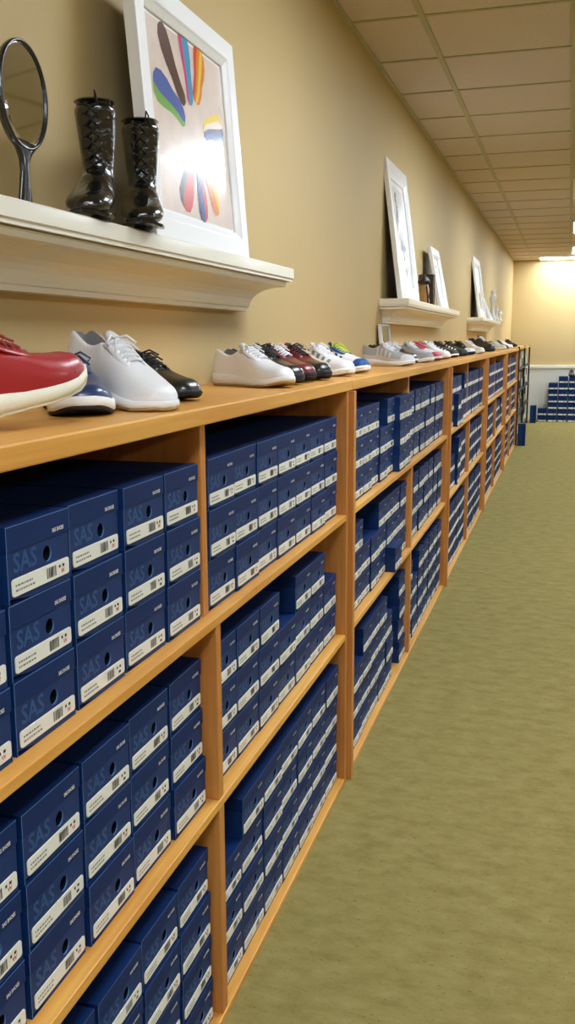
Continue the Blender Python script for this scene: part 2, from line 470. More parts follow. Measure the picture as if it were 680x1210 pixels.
# two boxes stood upright on the carpet
place_small((.015, 12.48, .0), (0, 0, 0), 'navy shoe box standing on end on carpet by last oak unit', 'upright navy boxes on the carpet')
o = sp if False else [k for k in COL.objects if k.get('label', '').startswith('navy shoe box standing on end on carpet')][0]
o.rotation_euler = (0, -PI/2, 0); o.location = (.142, 12.48, .29); o.rotation_euler = (0, PI/2, 0); o.location = (.028, 12.46, .001)
place_small((.05, 15.95, .001), (0, PI/2, 0), 'dark shoe box on end on carpet beside the stacks at end wall', 'upright navy boxes on the carpet', (1, 1, 1))

# ---------------------------------------------------------------- dark rack beyond the oak row
r = empty('display_rack', (-.17, 14.2, 0)); tag(r, 'dark metal rack of mixed boxes at far end of the oak row', 'rack')
for y in (12.56, 14.2, 16.0):
    for x in (-.31, .0):
        q = MB(); q.box(x-.012, x+.012, y-.012, y+.012, 0, 1.27); q.build('post', M['darkmetal'], r, origin=r.location)
for z in (.05, .36, .66, .96, 1.24):
    q = MB(); q.box(-.32, .01, 12.55, 16.01, z, z+.02); q.build('rack_shelf', M['darkmetal'] if z < 1.2 else M['wood'], r, origin=r.location)
mixed = [mat('mixed_box_%d' % i, c, .6) for i, c in enumerate([(206, 202, 184), (120, 122, 104), (36, 38, 44), (168, 160, 128), (60, 64, 70)])]
rd = random.Random(5)
q = MB()
for z in (.07, .38, .68, .98):
    y = 12.6
    while y < 15.82:
        w = rd.uniform(.12, .2)
        for l in range(2): q.box(-.3, -.02-rd.uniform(0, .03), y, y+w-.01, z+l*.115, z+l*.115+.108, rd.choice(mixed))
        y += w
tag(q.build('mixed_boxes', origin=(-.17, 14.2, .07)), 'jumble of white, olive and black boxes filling the dark rack', 'shoe box', kind='stuff')

# ---------------------------------------------------------------- wall shelves
ST = 1.574
def wall_shelf(y0, y1, label):
    """y0,y1 = extent of the top board"""
    prof = [(0, 1.450), (0.004, 1.450), (.004, 1.460), (.010, 1.462)]
    for k in range(9):
        a = k/8*PI/2
        prof.append((.010+.085*(1-math.cos(a)), 1.462+.058*math.sin(a)))
    prof += [(.102, 1.522), (.102, 1.532), (.108, 1.534)]
    top = [(.118, 1.536), (.118, 1.543), (.122, 1.545), (.122, 1.571), (.119, ST), (.02, ST)]
    base = WX+.034
    def rings(pr):
        e = .122
        return [[(WX+.001, y0+(e-d)*.75, z), (base+d, y0+(e-d)*.75, z), (base+d, y1-(e-d)*.75, z), (WX+.001, y1-(e-d)*.75, z)] for d, z in pr]
    r = empty('wall_shelf', (WX, (y0+y1)/2, 1.45)); tag(r, label, 'shelf', 'white wall shelves')
    a = MB(); a.loft(rings(prof), sm=False); a.build('crown_moulding', M['white'], r, origin=r.location)
    a = MB(); a.loft(rings(top[:-1]), sm=False); a.build('shelf_board', M['white'], r, origin=r.location)
wall_shelf(.30, 2.745, 'near white crown-moulded wall shelf holding mirror, boots and colourful print')
wall_shelf(4.86, 7.22, 'middle white wall shelf holding a tall frame, small frame and curios')
wall_shelf(9.25, 11.65, 'farthest white wall shelf holding narrow frames and white ornaments')

# ---------------------------------------------------------------- framed pictures
def framed(name, y0, w, h, xb, xt, label, fw, thick, art, matw=.02, cat='picture'):
    """leaning frame: local frame u = +Y, v = up, n = towards room"""
    ang = math.asin((xb-xt)/h)
    r = empty(name, (xb, y0, ST+.0006), (0, -ang, 0)); tag(r, label, cat)
    def P(u, v, n): return (n, u, v)
    def bx(mb_, u0, u1, v0, v1, n0, n1, m=None): mb_.box(n0, n1, u0, u1, v0, v1, m)
    f = MB()
    # mitred frame with outer face and sloping inner lip
    prof = [(0, -thick), (0, 0), (fw*.7, 0), (fw*.78, -.004), (fw, -.012), (fw, -thick)]
    rings = []
    for ins, n in prof:
        rings.append([P(ins, ins, n), P(w-ins, ins, n), P(w-ins, h-ins, n), P(ins, h-ins, n)])
    f.loft(rings+[rings[0]], caps=False, sm=False)
    f.build('picture_frame', M['frame'], r, bevel=.0015)
    b = MB(); bx(b, .004, w-.004, .004, h-.004, -thick-.002, -thick+.002); b.build('backing', M['black'], r)
    p = MB(); bx(p, fw-.002, w-fw+.002, fw-.002, h-fw+.002, -.020, -.017); p.build('mat_board', M['frame'], r)
    a = MB(); art(a, lambda u, v, n=0: P(fw+matw+u*(w-2*fw-2*matw), fw+matw+v*(h-2*fw-2*matw), -.0165+n))
    a.build('print', None, r)
    return r
paper = mat('print_paper', (226, 208, 196), .26, .4, .55, noise=.06, nscale=(25, 25, 25))
def cm(n, c): return mat('print_'+n, c, .26, .4, .55)
C = {k: cm(k, v) for k, v in dict(brown=(74, 38, 34), pink=(206, 60, 130), cyan=(44, 150, 196), orange=(226, 130, 40), yellow=(236, 202, 60), red=(206, 58, 50),
     green=(110, 170, 70), blue=(58, 88, 168), navy=(52, 58, 110), grey=(96, 92, 104), violet=(120, 70, 140), cream=(240, 226, 206)).items()}
def art_shoes(mb_, P):
    mb_.quad(P(0, 0), P(1, 0), P(1, 1), P(0, 1), paper)
    # generic shoe silhouettes radiating from a pale centre; s = along, t = across
    def sil(ang, r0, r1, wid, bands, cx=.52, cy=.47, flip=1):
        wid *= 1.55; cy = .5; r0 += .03; r1 += .07
        out = [(0, .25), (.06, .55), (.2, .75), (.42, .8), (.6, .98), (.78, 1.0), (.93, .8), (1, .35)]
        low = [(0, -.25), (.08, -.5), (.25, -.45), (.45, -.5), (.66, -.72), (.85, -.8), (.96, -.55), (1, -.1)]
        ca, sa = math.cos(math.radians(ang)), math.sin(math.radians(ang))
        asp = .86
        def pt(s_, t_, n):
            rr = r0+(r1-r0)*s_; tt = t_*wid*flip
            return P(cx+(rr*ca-tt*sa)*asp, cy+(rr*sa+tt*ca), n)
        nb = len(bands)
        for b_i, m in enumerate(bands):
            f0, f1 = b_i/nb, (b_i+1)/nb
            for (o0, l0), (o1, l1) in zip(zip(out, low), zip(out[1:], low[1:])):
                def mixp(o, l, f): return (o[0]*(1-f)+l[0]*f, o[1]*(1-f)+l[1]*f)
                a_, b2, c_, d_ = mixp(o0, l0, f0), mixp(o1, l1, f0), mixp(o1, l1, f1), mixp(o0, l0, f1)
                mb_.quad(pt(*a_, .0006), pt(*b2, .0006), pt(*c_, .0006), pt(*d_, .0006), m)
    sil(128, .14, .56, .055, [C['brown'], C['brown'], C['brown']])
    sil(96, .12, .50, .055, [C['cyan'], C['cyan'], C['pink']], flip=-1)
    sil(68, .17, .50, .065, [C['orange'], C['yellow'], C['orange'], C['red']], flip=-1)
    sil(163, .10, .50, .07, [C['blue'], C['blue'], C['green']], flip=-1)
    sil(12, .14, .46, .065, [C['yellow'], C['cream'], C['navy'], C['blue']])
    sil(240, .10, .46, .07, [C['red'], C['red'], C['grey']])
    sil(275, .08, .44, .055, [C['red'], C['blue'], C['navy']])
    sil(305, .10, .46, .055, [C['yellow'], C['orange'], C['orange']])
framed('framed_print', 1.812, .582, .525, -.203, -.243, 'white framed print of colourful radiating shoes leaning on near wall shelf', .062, .026, art_shoes, .006)
gp = mat('sketch_paper', (232, 232, 230), .3, .5, .5)
gg = mat('sketch_grey', (150, 152, 154), .4)
g2 = mat('sketch_dark', (88, 90, 92), .4)
def art_sketch(mb_, P):
    mb_.quad(P(0, 0), P(1, 0), P(1, 1), P(0, 1), gp)
    rd = random.Random(2)
    for k in range(34):
        v = rd.uniform(.05, .92); u = .45+.2*math.sin(v*7)+rd.uniform(-.16, .16)
        a = rd.uniform(.02, .05); b = rd.uniform(.03, .09)
        mb_.poly([P(u-a, v-b, .0005), P(u+a*.3, v-b*.8, .0005), P(u+a, v+b*.6, .0005), P(u-a*.2, v+b, .0005)], rd.choice((gg, gg, g2)))
framed('picture_frame', 4.96, .62, .72, -.235, -.330, 'tall white picture frame with grey sketch leaning on middle wall shelf', .085, .024, art_sketch, .03)
def art_small(mb_, P):
    mb_.quad(P(0, 0), P(1, 0), P(1, 1), P(0, 1), gp)
    for (u, v, a, b) in ((.5, .85, .25, .05), (.45, .7, .12, .06), (.6, .5, .06, .04), (.5, .3, .04, .03)):
        mb_.poly([P(u-a, v-b, .0005), P(u+a, v-b*.6, .0005), P(u+a*.7, v+b, .0005), P(u-a, v+b*.5, .0005)], g2)
framed('picture_frame', 6.32, .40, .40, -.205, -.285, 'smaller white picture frame leaning at far end of middle wall shelf', .06, .022, art_small, .02)
framed('picture_frame', 9.55, .70, .60, -.235, -.325, 'white picture frame, tallest thing on the farthest wall shelf', .08, .022, art_sketch, .02)
framed('picture_frame', 10.35, .38, .27, -.20, -.31, 'small white picture frame beside ornaments on farthest wall shelf', .05, .022, art_small, .02)

# curios on the middle shelf
r = empty('figurine', (-.25, 5.82, ST+.0006)); tag(r, 'small tan figurine with pointed dark top on middle wall shelf', 'figurine')
tan = mat('tan_ceramic', (176, 132, 78), .45); dk = mat('dark_ceramic', (40, 30, 26), .4)
q = MB(); prof = [(.034, 0), (.036, .02), (.03, .05), (.034, .09), (.026, .115), (.018, .125)]
q.loft([[(math.cos(2*PI*k/12)*a, math.sin(2*PI*k/12)*a, z) for k in range(12)] for a, z in prof]); q.build('body', tan, r)
q = MB(); prof = [(.018, .12), (.040, .128), (.034, .145), (.014, .17), (.002, .186)]
q.loft([[(math.cos(2*PI*k/12)*a, math.sin(2*PI*k/12)*a, z) for k in range(12)] for a, z in prof]); q.build('hat', dk, r)
q = MB(); q.tube([(.02, -.03, .11), (.03, -.04, .05), (.032, -.036, .01)], .006); q.build('strap', dk, r)
q = MB(); q.box(-.33, -.235, 6.13, 6.17, ST+.0006, ST+.2, M['blackgloss']); q.box(-.325, -.24, 6.127, 6.13, ST+.01, ST+.19, dk)
q.box(-.335, -.232, 6.17, 6.175, ST+.0006, ST+.202, dk)
tag(q.build('book', origin=(-.28, 6.15, ST+.0006), bevel=.002), 'dark book upright beside smaller white frame on middle wall shelf', 'book')
# white ornaments on the farthest shelf
wc = mat('white_ceramic', (236, 234, 226), .25, .5, .5)
def ornament(name, x, y, h, r0, label):
    q = MB(); prof = [(.9, 0), (1, .05), (.55, .2), (.35, .45), (.5, .6), (.8, .72), (.55, .82), (.35, .87), (.62, .93), (.4, .99), (.05, 1)]
    q.loft([[(math.cos(2*PI*k/14)*a*r0, math.sin(2*PI*k/14)*a*r0, z*h) for k in range(14)] for a, z in prof])
    o = q.build(name, wc, loc=(x, y, ST+.0006)); tag(o, label, 'ornament', 'white ornaments on the farthest shelf')
ornament('figurine', -.22, 10.85, .33, .05, 'tallest white figurine, right of the small frame on farthest shelf')
ornament('figurine', -.20, 11.15, .16, .04, 'short white figurine between taller one and shelf end on farthest shelf')
ornament('figurine', -.18, 11.4, .12, .045, 'smallest white figurine at the right end of farthest shelf')

# standing mirror strip under the middle shelf
r = empty('standing_mirror', (-.305, 4.80, H+.0006), (0, -.08, 0)); tag(r, 'narrow white-edged mirror leaning on wall behind grey running shoe', 'mirror')
q = MB(); q.loft([[(-.012, 0+i_, i_), (-.012 if n_ == 0 else .004, .40-i_, i_)] for i_, n_ in ()]) if False else None
for a in ((0, .24, 0, .012), (0, .24, .183, .195), (0, .02, .012, .183), (.228, .24, .012, .183)): q.box(-.012, .006, a[0], a[1], a[2], a[3])
q.build('mirror_frame', M['frame'], r, bevel=.002)
q = MB(); q.box(-.01, 0, .018, .23, .010, .185); q.build('mirror_pane', mat('dim_mirror', (120, 120, 116), .1, metal=1), r)

# ---------------------------------------------------------------- hand mirror
r = empty('hand_mirror', (-.235, 1.375, ST+.001), (math.radians(-6), math.radians(-3), math.radians(-5))); tag(r, 'black oval hand mirror propped on near shelf left of the boots', 'mirror')
cz, ry, rz = .176, .061, .086
def oval(a, b, n, k=40): return [(n, math.cos(2*PI*i/k)*a, cz+math.sin(2*PI*i/k)*b) for i in range(k)]
q = MB(); q.loft([oval(ry-.006, rz-.006, -.004), oval(ry-.002, rz-.002, -.008), oval(ry, rz, 0), oval(ry-.001, rz-.001, .006), oval(ry-.004, rz-.004, .007), oval(ry-.006, rz-.006, .003), oval(ry-.006, rz-.006, -.004)], caps=False)
q.build('mirror_frame', M['blackgloss'], r)
q = MB(); q.loft([oval(ry-.005, rz-.005, -.003), oval(ry-.005, rz-.005, .003), oval(ry-.013, rz-.013, .0052), oval(ry-.0135, rz-.0135, .0052)], sm=False); q.build('mirror_pane', M['mirror'], r)
hp = [(.0, .018), (.012, .0165), (.035, .013), (.055, .0095), (.076, .012), (.090, .022), (.104, .036)]
q = MB(); q.loft([[(math.sin(2*PI*k/12)*.006, math.cos(2*PI*k/12)*a, z) for k in range(12)] for z, a in hp]); q.build('handle', M['blackgloss'], r)

# ---------------------------------------------------------------- boots
def boot(loc, rot, label):
    r = empty('lace_up_boot', loc, rot); r.scale = (.86, 1.06, .94); tag(r, label, 'boot', 'pair of black patent lace-up boots')
    # spine: toe points local +X.  rings (cx, cz, tilt, rx, ry)
    R = [(0.004, .222, 0, .041, .036), (.0, .20, 0, .040, .035), (-.004, .16, 0, .037, .032), (-.006, .12, 4, .031, .028), (-.002, .092, 12, .029, .026),
         (.008, .072, 30, .038, .031), (.024, .056, 52, .041, .034), (.047, .043, 72, .035, .037), (.073, .034, 82, .029, .040), (.100, .028, 88, .024, .038), (.122, .023, 90, .019, .029), (.135, .019, 90, .010, .013)]
    q = MB(); rings = []
    for cx, cz, t, a, b in R:
        t = math.radians(t); n = 18
        ux, uz = math.cos(t), math.sin(t)
        rg = []
        for k in range(n):
            an = 2*PI*k/n; p = math.cos(an)*a; w = math.sin(an)*b
            z = cz+p*uz; x = cx+p*ux
            rg.append((x, w, max(z, .009)))
        rings.append(rg)
    q.loft(rings); q.build('boot_upper', M['patent'], r, subsurf=2)
    # opening lining
    q = MB(); q.loft([[(.004+math.cos(2*PI*k/18)*.036*s, math.sin(2*PI*k/18)*.031*s, z) for k in range(18)] for s, z in ((1.12, .223), (1, .226), (.95, .20))], caps=False); q.build('boot_collar', M['patent'], r)
    # sole following the foot and the stacked heel
    q = MB(); out = [(-.036, .0), (-.032, .020), (-.01, .026), (.03, .029), (.07, .038), (.10, .035), (.128, .018), (.138, 0)]
    out = out + [(x, -y) for x, y in out[-2:0:-1]]
    def zz(x): return .024-.016*min(1, max(0, (x+.01)/.06)) if x < .09 else .008+(x-.09)*.12
    q.loft([[(x, y, zz(x)-.006) for x, y in out], [(x*1.01, y*1.04, zz(x)) for x, y in out]], sm=False); q.build('boot_sole', M['blackgloss'], r)
    q = MB(); hl = [(math.cos(2*PI*k/14), math.sin(2*PI*k/14)) for k in range(14)]
    q.loft([[(-.017+a*.016, b*.016, 0) for a, b in hl], [(-.016+a*.017, b*.017, .01) for a, b in hl], [(-.014+a*.022, b*.021, .022) for a, b in hl]]); q.build('boot_heel', M['blackgloss'], r)
    # lacing up the front
    q = MB(); pts = [(.0465, .215), (.045, .195), (.042, .175), (.038, .155), (.034, .135), (.030, .115), (.030, .098), (.036, .083), (.046, .071), (.058, .06)]
    for (x0, z0), (x1, z1) in zip(pts, pts[1:]):
        for s_ in (1, -1): q.tube([(x0-.004, s_*.011, z0), ((x0+x1)/2+.002, 0, (z0+z1)/2+.001), (x1-.004, -s_*.011, z1)], .0017)
    q.tube([(pts[0][0]-.002, .01, .217), (.062, .012, .232), (.070, .016, .222), (.071, .018, .205)], .0014)
    for x0, z0 in pts:
        for s_ in (1, -1): q.box(x0-.006, x0-.0015, s_*.012-.0018, s_*.012+.0018, z0-.0018, z0+.0018, M['eyelet'])
    q.build('boot_laces', M['lacebk'], r)
boot((-.225, 1.605, ST+.0006), (0, 0, math.radians(-76)), 'black patent lace-up boot, left of pair on near wall shelf')
boot((-.212, 1.765, ST+.0006), (0, 0, math.radians(-66)), 'black patent lace-up boot touching the white picture frame')

# ---------------------------------------------------------------- shoes
def lerp(tab, s):
    for (a, b), (c, d) in zip(tab, tab[1:]):
        if s <= c:
            t = (s-a)/(c-a); t = t*t*(3-2*t)*.5+t*.5
            return b+(d-b)*t
    return tab[-1][1]
Wt = [(0, .010), (.02, .020), (.06, .029), (.15, .034), (.3, .033), (.42, .034), (.55, .041), (.68, .0485), (.78, .049), (.87, .043), (.94, .034), (.98, .023), (1, .011)]
Ht = [(0, .046), (.02, .060), (.06, .066), (.12, .063), (.24, .048), (.32, .052), (.40, .068), (.46, .069), (.55, .060), (.65, .050), (.74, .042), (.83, .037), (.91, .032), (.96, .024), (.985, .014), (1, .004)]
def make_shoe(name, label, cat, L, cols_, style='walk', sole_t=.020, sole_heel=.030, group=None, low=1.0, stripes=None, lace=True, width=1.0):
    """toe at +X, heel at 0.  cols_: upper, accent, sole, outsole, lining, lace (material keys)"""
    up, ac, so, ou, li, la = cols_
    r = empty(name, (0, 0, 0)); tag(r, label, cat, group)
    SS = [0, .01, .03, .06, .10, .16, .23, .30, .36, .40, .43, .48, .53, .58, .63, .68, .73, .78, .83, .88, .92, .95, .975, .99, 1]
    K = 7; J = 7
    op0, op1 = 3, 9   # ring indices inside the opening
    def z0(s): # top of midsole
        base = lerp([(0, sole_heel), (.3, sole_heel*.95), (.6, sole_t), (.85, sole_t*.95), (1, sole_t*1.0+.007)], s)
        return base
    def zb(s): # ground side: heel bevel and toe spring
        return lerp([(0, .006), (.06, .0), (.7, 0), (.86, .003), (1, .013)], s)
    def cx(s): return L*s
    def cy(s): return .006*math.sin(s*PI*1.2)-.003
    rows_ = []
    for i, s in enumerate(SS):
        w = lerp(Wt, s)*width*(L/.29); h = lerp(Ht, s)*low; b = z0(s)-.002
        row = []
        opening = op0 <= i <= op1
        half = []
        for k in range(K):   # outer wall from sole up
            u = k/(K-1)
            if opening: half.append((w*(1-.02*math.sin(u*PI)-.22*u**2.2), h*u**.9))
            else:
                a = u*PI/2*.62
                half.append((w*math.cos(a)**.72, h*math.sin(a)**.88))
        inner = []
        for j in range(1, J+1):
            v = j/J
            if opening:
                if j == 1: inner.append((half[-1][0]-.005, h+.001))
                elif j == 2: inner.append((half[-1][0]-.008, h-.008))
                else: inner.append(((half[-1][0]-.009)*(1-(v-.28)/.72), .010+(h-.020)*(1-min(1, (v-.28)/.3))**2 if v < .58 else .008))
            else:
                a = PI/2*(.62+.38*v)
                inner.append((w*max(0, math.cos(a))**.72, h*math.sin(a)**.88))
        pts = half+inner
        full = [(cx(s), cy(s)-p[0], b+p[1]) for p in pts] + [(cx(s), cy(s)+p[0], b+p[1]) for p in pts[-2::-1]]
        rows_.append(full)
    n = len(rows_[0])
    U = MB(); Ln = MB()
    bu = [U.add(rw) for rw in rows_]; bl = [Ln.add(rw) for rw in rows_]
    for i in range(len(rows_)-1):
        s = (SS[i]+SS[i+1])/2
        for k in range(n-1):
            kk = min(k, n-2-k)
            inside = (kk >= K) and op0-1 < i+.5 < op1+.5
            if inside: Ln.face((bl[i]+k, bl[i+1]+k, bl[i+1]+k+1, bl[i]+k+1), None, True)
            else:
                m = up; h_ = kk/(K-1)
                if style == 'sport':
                    if s > .86 or s < .07: m = ac
                    elif stripes and .28 < s < .66 and h_ < 1 and (i % 2 == 0): m = ac
                    elif kk <= 1: m = ac
                elif style == 'stripe':
                    if .3 < s < .8 and (i % 2 == 0) and h_ <= 1: m = ac
                elif style == 'cap':
                    if s > .8 or s < .10: m = ac
                elif style == 'counter':
                    if s < .14: m = ac
                U.face((bu[i]+k, bu[i+1]+k, bu[i+1]+k+1, bu[i]+k+1), M[m], True)
    U.face([bu[0]+k for k in range(n)], M[up], True); U.face([bu[-1]+k for k in range(n)][::-1], M[up], True)
    U.build('upper', M[up], r, subsurf=1); 
    Ln.build('lining', M[li], r, subsurf=1)
    # sole
    def outline(grow, zf):
        a = []; NS = [0, .012, .03, .07, .15, .28, .42, .55, .68, .78, .87, .93, .97, .99, 1]
        for s in NS: a.append((cx(s)+(-.004 if s == 0 else .004 if s == 1 else 0), cy(s)-(lerp(Wt, s)*width*(L/.29)+grow), zf(s)))
        for s in NS[::-1]: a.append((cx(s)+(-.004 if s == 0 else .004 if s == 1 else 0), cy(s)+(lerp(Wt, s)*width*(L/.29)+grow), zf(s)))
        return a
    ot = .005
    q = MB(); q.loft([outline(.001, lambda s: zb(s)+ot), outline(.0035, lambda s: zb(s)+ot+.001), outline(.004, lambda s: zb(s)*.4+z0(s)*.6), outline(.003, lambda s: z0(s)+.001), outline(-.002, lambda s: z0(s)+.002)])
    q.build('midsole', M[so], r)
    q = MB(); q.loft([outline(-.002, zb), outline(.0015, lambda s: zb(s)+.001), outline(.002, lambda s: zb(s)+ot+.0005)]); q.build('outsole', M[ou], r)
    # tongue
    q = MB(); rg = []
    for s, hh, ww in ((.34, .080, .013), (.37, .078, .017), (.41, .073, .019), (.47, .071, .019), (.55, .062, .017), (.62, .0545, .012)):
        zc = z0(s)+hh*low
        rg.append([(cx(s), cy(s)-ww, zc-.006), (cx(s), cy(s)-ww*.5, zc-.001), (cx(s), cy(s), zc+.001), (cx(s), cy(s)+ww*.5, zc-.001), (cx(s), cy(s)+ww, zc-.006), (cx(s), cy(s)+ww*.5, zc-.006), (cx(s), cy(s)-ww*.5, zc-.006)])
    q.loft(rg); q.build('tongue', M[ac if style == 'sport' else up], r)
    if lace:
        q = MB()
        LS = [.42, .46, .50, .54, .58, .62]
        for i, s in enumerate(LS):
            zc = z0(s)+lerp(Ht, s)*low
            s2 = s+.012
            q.tube([(cx(s), cy(s)-.022, zc-.010), (cx(s2), cy(s)-.012, zc+.001), (cx(s2), cy(s), zc+.0045), (cx(s2), cy(s)+.012, zc+.001), (cx(s), cy(s)+.022, zc-.010)], .0024)
            if i < len(LS)-1:
                sn = LS[i+1]; zn = z0(sn)+lerp(Ht, sn)*low
                q.tube([(cx(s), cy(s)-.02, zc-.008), (cx((s+sn)/2), cy(s), (zc+zn)/2+.005), (cx(sn), cy(s)+.02, zn-.008)], .0020)
        s = .41; zc = z0(s)+lerp(Ht, s)*low+.004
        for sg in (1, -1):
            q.tube([(cx(s), 0, zc), (cx(s)+.012, sg*.016, zc+.008), (cx(s)+.024, sg*.030, zc-.002), (cx(s)+.020, sg*.026, zc-.008), (cx(s)+.004, sg*.008, zc)], .0019)
            q.tube([(cx(s), 0, zc), (cx(s)+.022, sg*.012, zc+.002), (cx(s)+.042, sg*.024, zc-.012)], .0018)
        q.build('laces', M[la], r)
    # eyestay facings
    q = MB()
    for sg in (1, -1):
        rg = []
        for s in (.40, .46, .53, .60, .66):
            zc = z0(s)+lerp(Ht, s)*low; w = lerp(Wt, s)*width
            rg.append([(cx(s), cy(s)+sg*.014, zc+.0005), (cx(s), cy(s)+sg*.026, zc-.0075), (cx(s), cy(s)+sg*.026, zc-.011), (cx(s), cy(s)+sg*.013, zc-.004)])
        q.loft(rg)
    q.build('eyestay', M[ac if style in ('sport',) else up], r)
    return r
def shm(k, rgb, rough=.5, spec=.4, coat=0, bump=.06, bs=220, noise=0): M[k] = mat(k, rgb, rough, spec, coat, bump=bump, bscale=bs, noise=noise, nscale=(60, 60, 60))
shm('red_leather', (160, 30, 34), .36, .5, .25); shm('white_leather', (232, 232, 234), .42, .5, .1); shm('cream_rubber', (232, 228, 206), .6)
shm('black_leather', (26, 26, 24), .30, .5, .35); shm('navy_leather', (24, 52, 98), .32, .5, .35); shm('white_rubber', (238, 238, 236), .55)
shm('dark_rubber', (34, 32, 38), .7); shm('tan_rubber', (176, 146, 96), .7); shm('grey_lining', (128, 126, 126), .85); shm('violet_lining', (70, 52, 74), .85)
shm('burgundy', (116, 28, 34), .35, .5, .3); shm('grey_mesh', (172, 174, 178), .75, bump=.4, bs=500); shm('silver', (206, 208, 214), .5)
shm('sport_blue', (24, 76, 140), .5); shm('lime', (200, 214, 60), .5); shm('grey_blue', (120, 132, 152), .5); shm('pink', (196, 70, 96), .5)
shm('beige', (206, 186, 164), .6); shm('green_dark', (44, 50, 40), .6); shm('brown_leather', (64, 46, 34), .45, .5, .1); shm('red_lace', (150, 52, 52), .6); shm('offwhite', (226, 224, 210), .55)

def put(r, toe, deg, z=H, L=.29, pitch=0, roll=0):
    """toe tip over (x,y) pointing along deg; pitch>0 lifts the heel, <0 the toe; lowest point of the shoe rests at z"""
    R = Matrix.Rotation(math.radians(deg), 4, 'Z') @ Matrix.Rotation(math.radians(pitch), 4, 'Y') @ Matrix.Rotation(math.radians(roll), 4, 'X')
    off = R @ Vector((L, 0, 0))
    lo = 9
    for ch in COL.objects:
        if ch.parent == r:
            for v in ch.data.vertices: lo = min(lo, (R @ v.co).z)
    r.rotation_euler = R.to_euler()
    r.location = Vector((toe[0]-off.x, toe[1]-off.y, z+.0004-lo))
WLK = ('white_leather', 'white_leather', 'white_rubber', 'tan_rubber', 'grey_lining', 'white_leather')
s = make_shoe('walking_shoe', 'red leather lace-up shoe tilted with its toe on a navy shoe', 'shoe', .27,
              ('red_leather', 'red_leather', 'cream_rubber', 'cream_rubber', 'violet_lining', 'red_lace'), sole_t=.022, sole_heel=.034)
put(s, (-.060, 1.20), 72, H, .27, pitch=-12, roll=4)
s = make_shoe('walking_shoe', 'navy leather shoe under the raised toe of the red shoe', 'shoe', .27,
              ('navy_leather', 'navy_leather', 'white_rubber', 'dark_rubber', 'grey_lining', 'navy_leather'), sole_t=.024, width=1.08, low=.85)
put(s, (-.085, 1.285), -50, H, .27)
s = make_shoe('walking_shoe', 'large white leather lace-up shoe with raised heel, right of red shoe', 'shoe', .30, WLK)
put(s, (-.020, 1.43), -30, H, .30, pitch=11)
s = make_shoe('walking_shoe', 'black leather lace-up shoe behind the toe of large white shoe', 'shoe', .28,
              ('black_leather', 'black_leather', 'dark_rubber', 'dark_rubber', 'dark_rubber', 'lacebk'), sole_t=.012, sole_heel=.02)
put(s, (-.07, 1.68), -24, H, .28)
def toeY(px):  # where a toe at this picture column stands, toe 45 mm behind the counter edge
    a = .2892
    return px
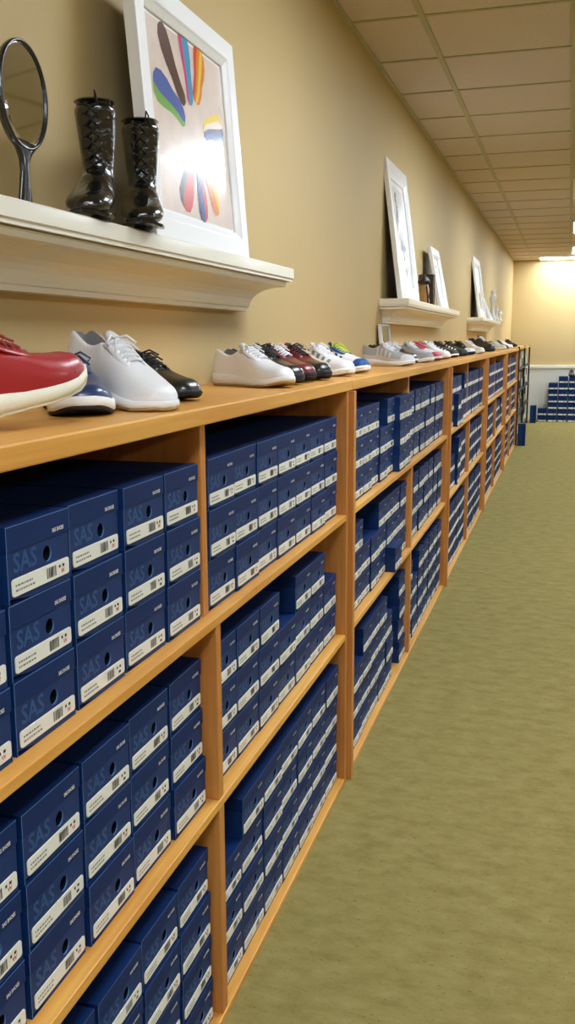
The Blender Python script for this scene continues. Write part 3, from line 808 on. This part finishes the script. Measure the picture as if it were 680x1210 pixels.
row = [
 ('walking_shoe', 'all-white lace-up walking shoe, alone in front before burgundy shoe', WLK, 'walk', (-.035, 2.20), -32, .29, {}),
 ('walking_shoe', 'black lace-up shoe directly behind the all-white walking shoe', ('black_leather', 'black_leather', 'dark_rubber', 'dark_rubber', 'dark_rubber', 'lacebk'), 'walk', (-.055, 2.36), -32, .28, {}),
 ('walking_shoe', 'burgundy leather shoe between two black shoes', ('burgundy', 'burgundy', 'dark_rubber', 'dark_rubber', 'dark_rubber', 'white_leather'), 'walk', (-.06, 2.50), -32, .28, {}),
 ('walking_shoe', 'black shoe with burgundy sides beside the white striped running shoe', ('burgundy', 'black_leather', 'dark_rubber', 'dark_rubber', 'dark_rubber', 'lacebk'), 'cap', (-.05, 2.64), -32, .28, {}),
 ('walking_shoe', 'beige shoe mostly hidden behind the black toed burgundy shoe', ('beige', 'beige', 'offwhite', 'tan_rubber', 'beige', 'beige'), 'walk', (-.09, 2.80), -32, .26, {}),
 ('running_shoe', 'white running shoe with silver-grey stripes near the first seam', ('white_leather', 'grey_blue', 'white_rubber', 'white_rubber', 'dark_rubber', 'white_leather'), 'stripe', (-.045, 2.93), -32, .29, {}),
 ('running_shoe', 'blue and white running shoe with lime details at the seam', ('white_leather', 'sport_blue', 'white_rubber', 'white_rubber', 'navy_leather', 'lime'), 'sport', (-.05, 3.20), -32, .29, {'stripes': 1}),
 ('running_shoe', 'silver-grey running shoe in front of the narrow standing mirror', ('grey_mesh', 'silver', 'white_rubber', 'white_rubber', 'green_dark', 'white_leather'), 'sport', (-.035, 4.10), -32, .30, {'stripes': 1}),
 ('running_shoe', 'black and white running shoe just right of silver-grey one', ('black_leather', 'white_leather', 'white_rubber', 'dark_rubber', 'dark_rubber', 'white_leather'), 'stripe', (-.07, 4.42), -32, .28, {}),
 ('running_shoe', 'pale grey mesh running shoe before the pink-trimmed one', ('grey_mesh', 'grey_mesh', 'white_rubber', 'white_rubber', 'grey_lining', 'white_leather'), 'walk', (-.04, 4.75), -32, .29, {}),
 ('running_shoe', 'white running shoe with pink trim and dark toe at second seam', ('white_leather', 'pink', 'white_rubber', 'burgundy', 'pink', 'pink'), 'sport', (-.035, 5.02), -32, .29, {'stripes': 1}),
 ('walking_shoe', 'plain white shoe just beyond the pink-trimmed running shoe', WLK, 'walk', (-.04, 5.45), -32, .29, {}),
 ('running_shoe', 'black running shoe with white stripes, first of dark pair', ('green_dark', 'white_leather', 'white_rubber', 'dark_rubber', 'dark_rubber', 'lacebk'), 'stripe', (-.05, 5.95), -32, .29, {}),
 ('running_shoe', 'black and white shoe, second of dark pair, before small white shoe', ('green_dark', 'offwhite', 'dark_rubber', 'dark_rubber', 'dark_rubber', 'lacebk'), 'stripe', (-.05, 6.5), -32, .29, {}),
 ('walking_shoe', 'dark shoe with white toe band left of small white shoe', ('black_leather', 'white_leather', 'dark_rubber', 'dark_rubber', 'dark_rubber', 'lacebk'), 'cap', (-.05, 7.05), -32, .28, {}),
 ('walking_shoe', 'white shoe just left of the tall dark boot shoe', ('offwhite', 'offwhite', 'white_rubber', 'white_rubber', 'dark_rubber', 'white_leather'), 'walk', (-.045, 7.8), -32, .29, {}),
 ('walking_shoe', 'cream shoe just right of the tall dark boot shoe', ('offwhite', 'offwhite', 'cream_rubber', 'cream_rubber', 'grey_lining', 'offwhite'), 'walk', (-.05, 10.7), -32, .29, {}),
 ('walking_shoe', 'dark shoe between two white shoes near end of counter', ('black_leather', 'black_leather', 'dark_rubber', 'dark_rubber', 'dark_rubber', 'lacebk'), 'walk', (-.07, 11.4), -32, .28, {}),
 ('walking_shoe', 'white shoe second from far end of the counter', ('white_leather', 'white_leather', 'white_rubber', 'white_rubber', 'grey_lining', 'white_leather'), 'walk', (-.06, 12.1), -32, .29, {}),
 ('walking_shoe', 'brown leather shoe, last on the far end of counter', ('brown_leather', 'brown_leather', 'dark_rubber', 'dark_rubber', 'dark_rubber', 'lacebk'), 'walk', (-.07, 13.4), -32, .29, {}),
]
for name, label, cc, st, toe, deg, L, kw in row:
    s = make_shoe(name, label, 'shoe', L, cc, st, group='display shoes along the counter', **kw)
    put(s, toe, deg, H if toe[1] < 12.4 else 1.26, L)
# ankle-high dark shoe
s = make_shoe('ankle_boot', 'tall dark ankle shoe rising above the white shoes beside it', 'shoe', .30,
              ('black_leather', 'brown_leather', 'dark_rubber', 'dark_rubber', 'dark_rubber', 'white_leather'), 'counter', low=1.55)
put(s, (-.05, 9.0), -32, H, .30)

s = make_shoe('walking_shoe', 'black shoe on top of the box stacks at end wall', 'shoe', .28,
              ('black_leather', 'black_leather', 'dark_rubber', 'dark_rubber', 'dark_rubber', 'lacebk'))
put(s, (.70, 16.24), -82, .7545, .28)

# ---------------------------------------------------------------- world, camera
w = bpy.data.worlds.new('world'); S.world = w; w.use_nodes = True
w.node_tree.nodes['Background'].inputs[0].default_value = (.9, .85, .75, 1); w.node_tree.nodes['Background'].inputs[1].default_value = .2
f_, yaw, pit, rol = 1103.03, .2892, .1818, -.005
cam = bpy.data.cameras.new('camera'); co = bpy.data.objects.new('camera', cam); COL.objects.link(co)
cam.sensor_fit = 'VERTICAL'; cam.sensor_height = 24; cam.lens = f_/1210*24; cam.clip_start = .05
fw = Vector((-math.sin(yaw)*math.cos(pit), math.cos(yaw)*math.cos(pit), -math.sin(pit)))
rt = Vector((math.cos(yaw), math.sin(yaw), 0)); upv = rt.cross(fw)
c, s_ = math.cos(rol), math.sin(rol)
r2 = rt*c+upv*s_; u2 = upv*c-rt*s_
mw = Matrix.Identity(4)
for i in range(3): mw[i][0] = r2[i]; mw[i][1] = u2[i]; mw[i][2] = -fw[i]
mw.translation = Vector((.6092, 0, 1.3647))
co.matrix_world = mw
S.camera = co
S.view_settings.view_transform = 'Standard'; S.view_settings.look = 'None'
S.view_settings.exposure = 1.35; S.view_settings.gamma = 1
try: S.view_settings.use_curve_mapping = False
except Exception: pass
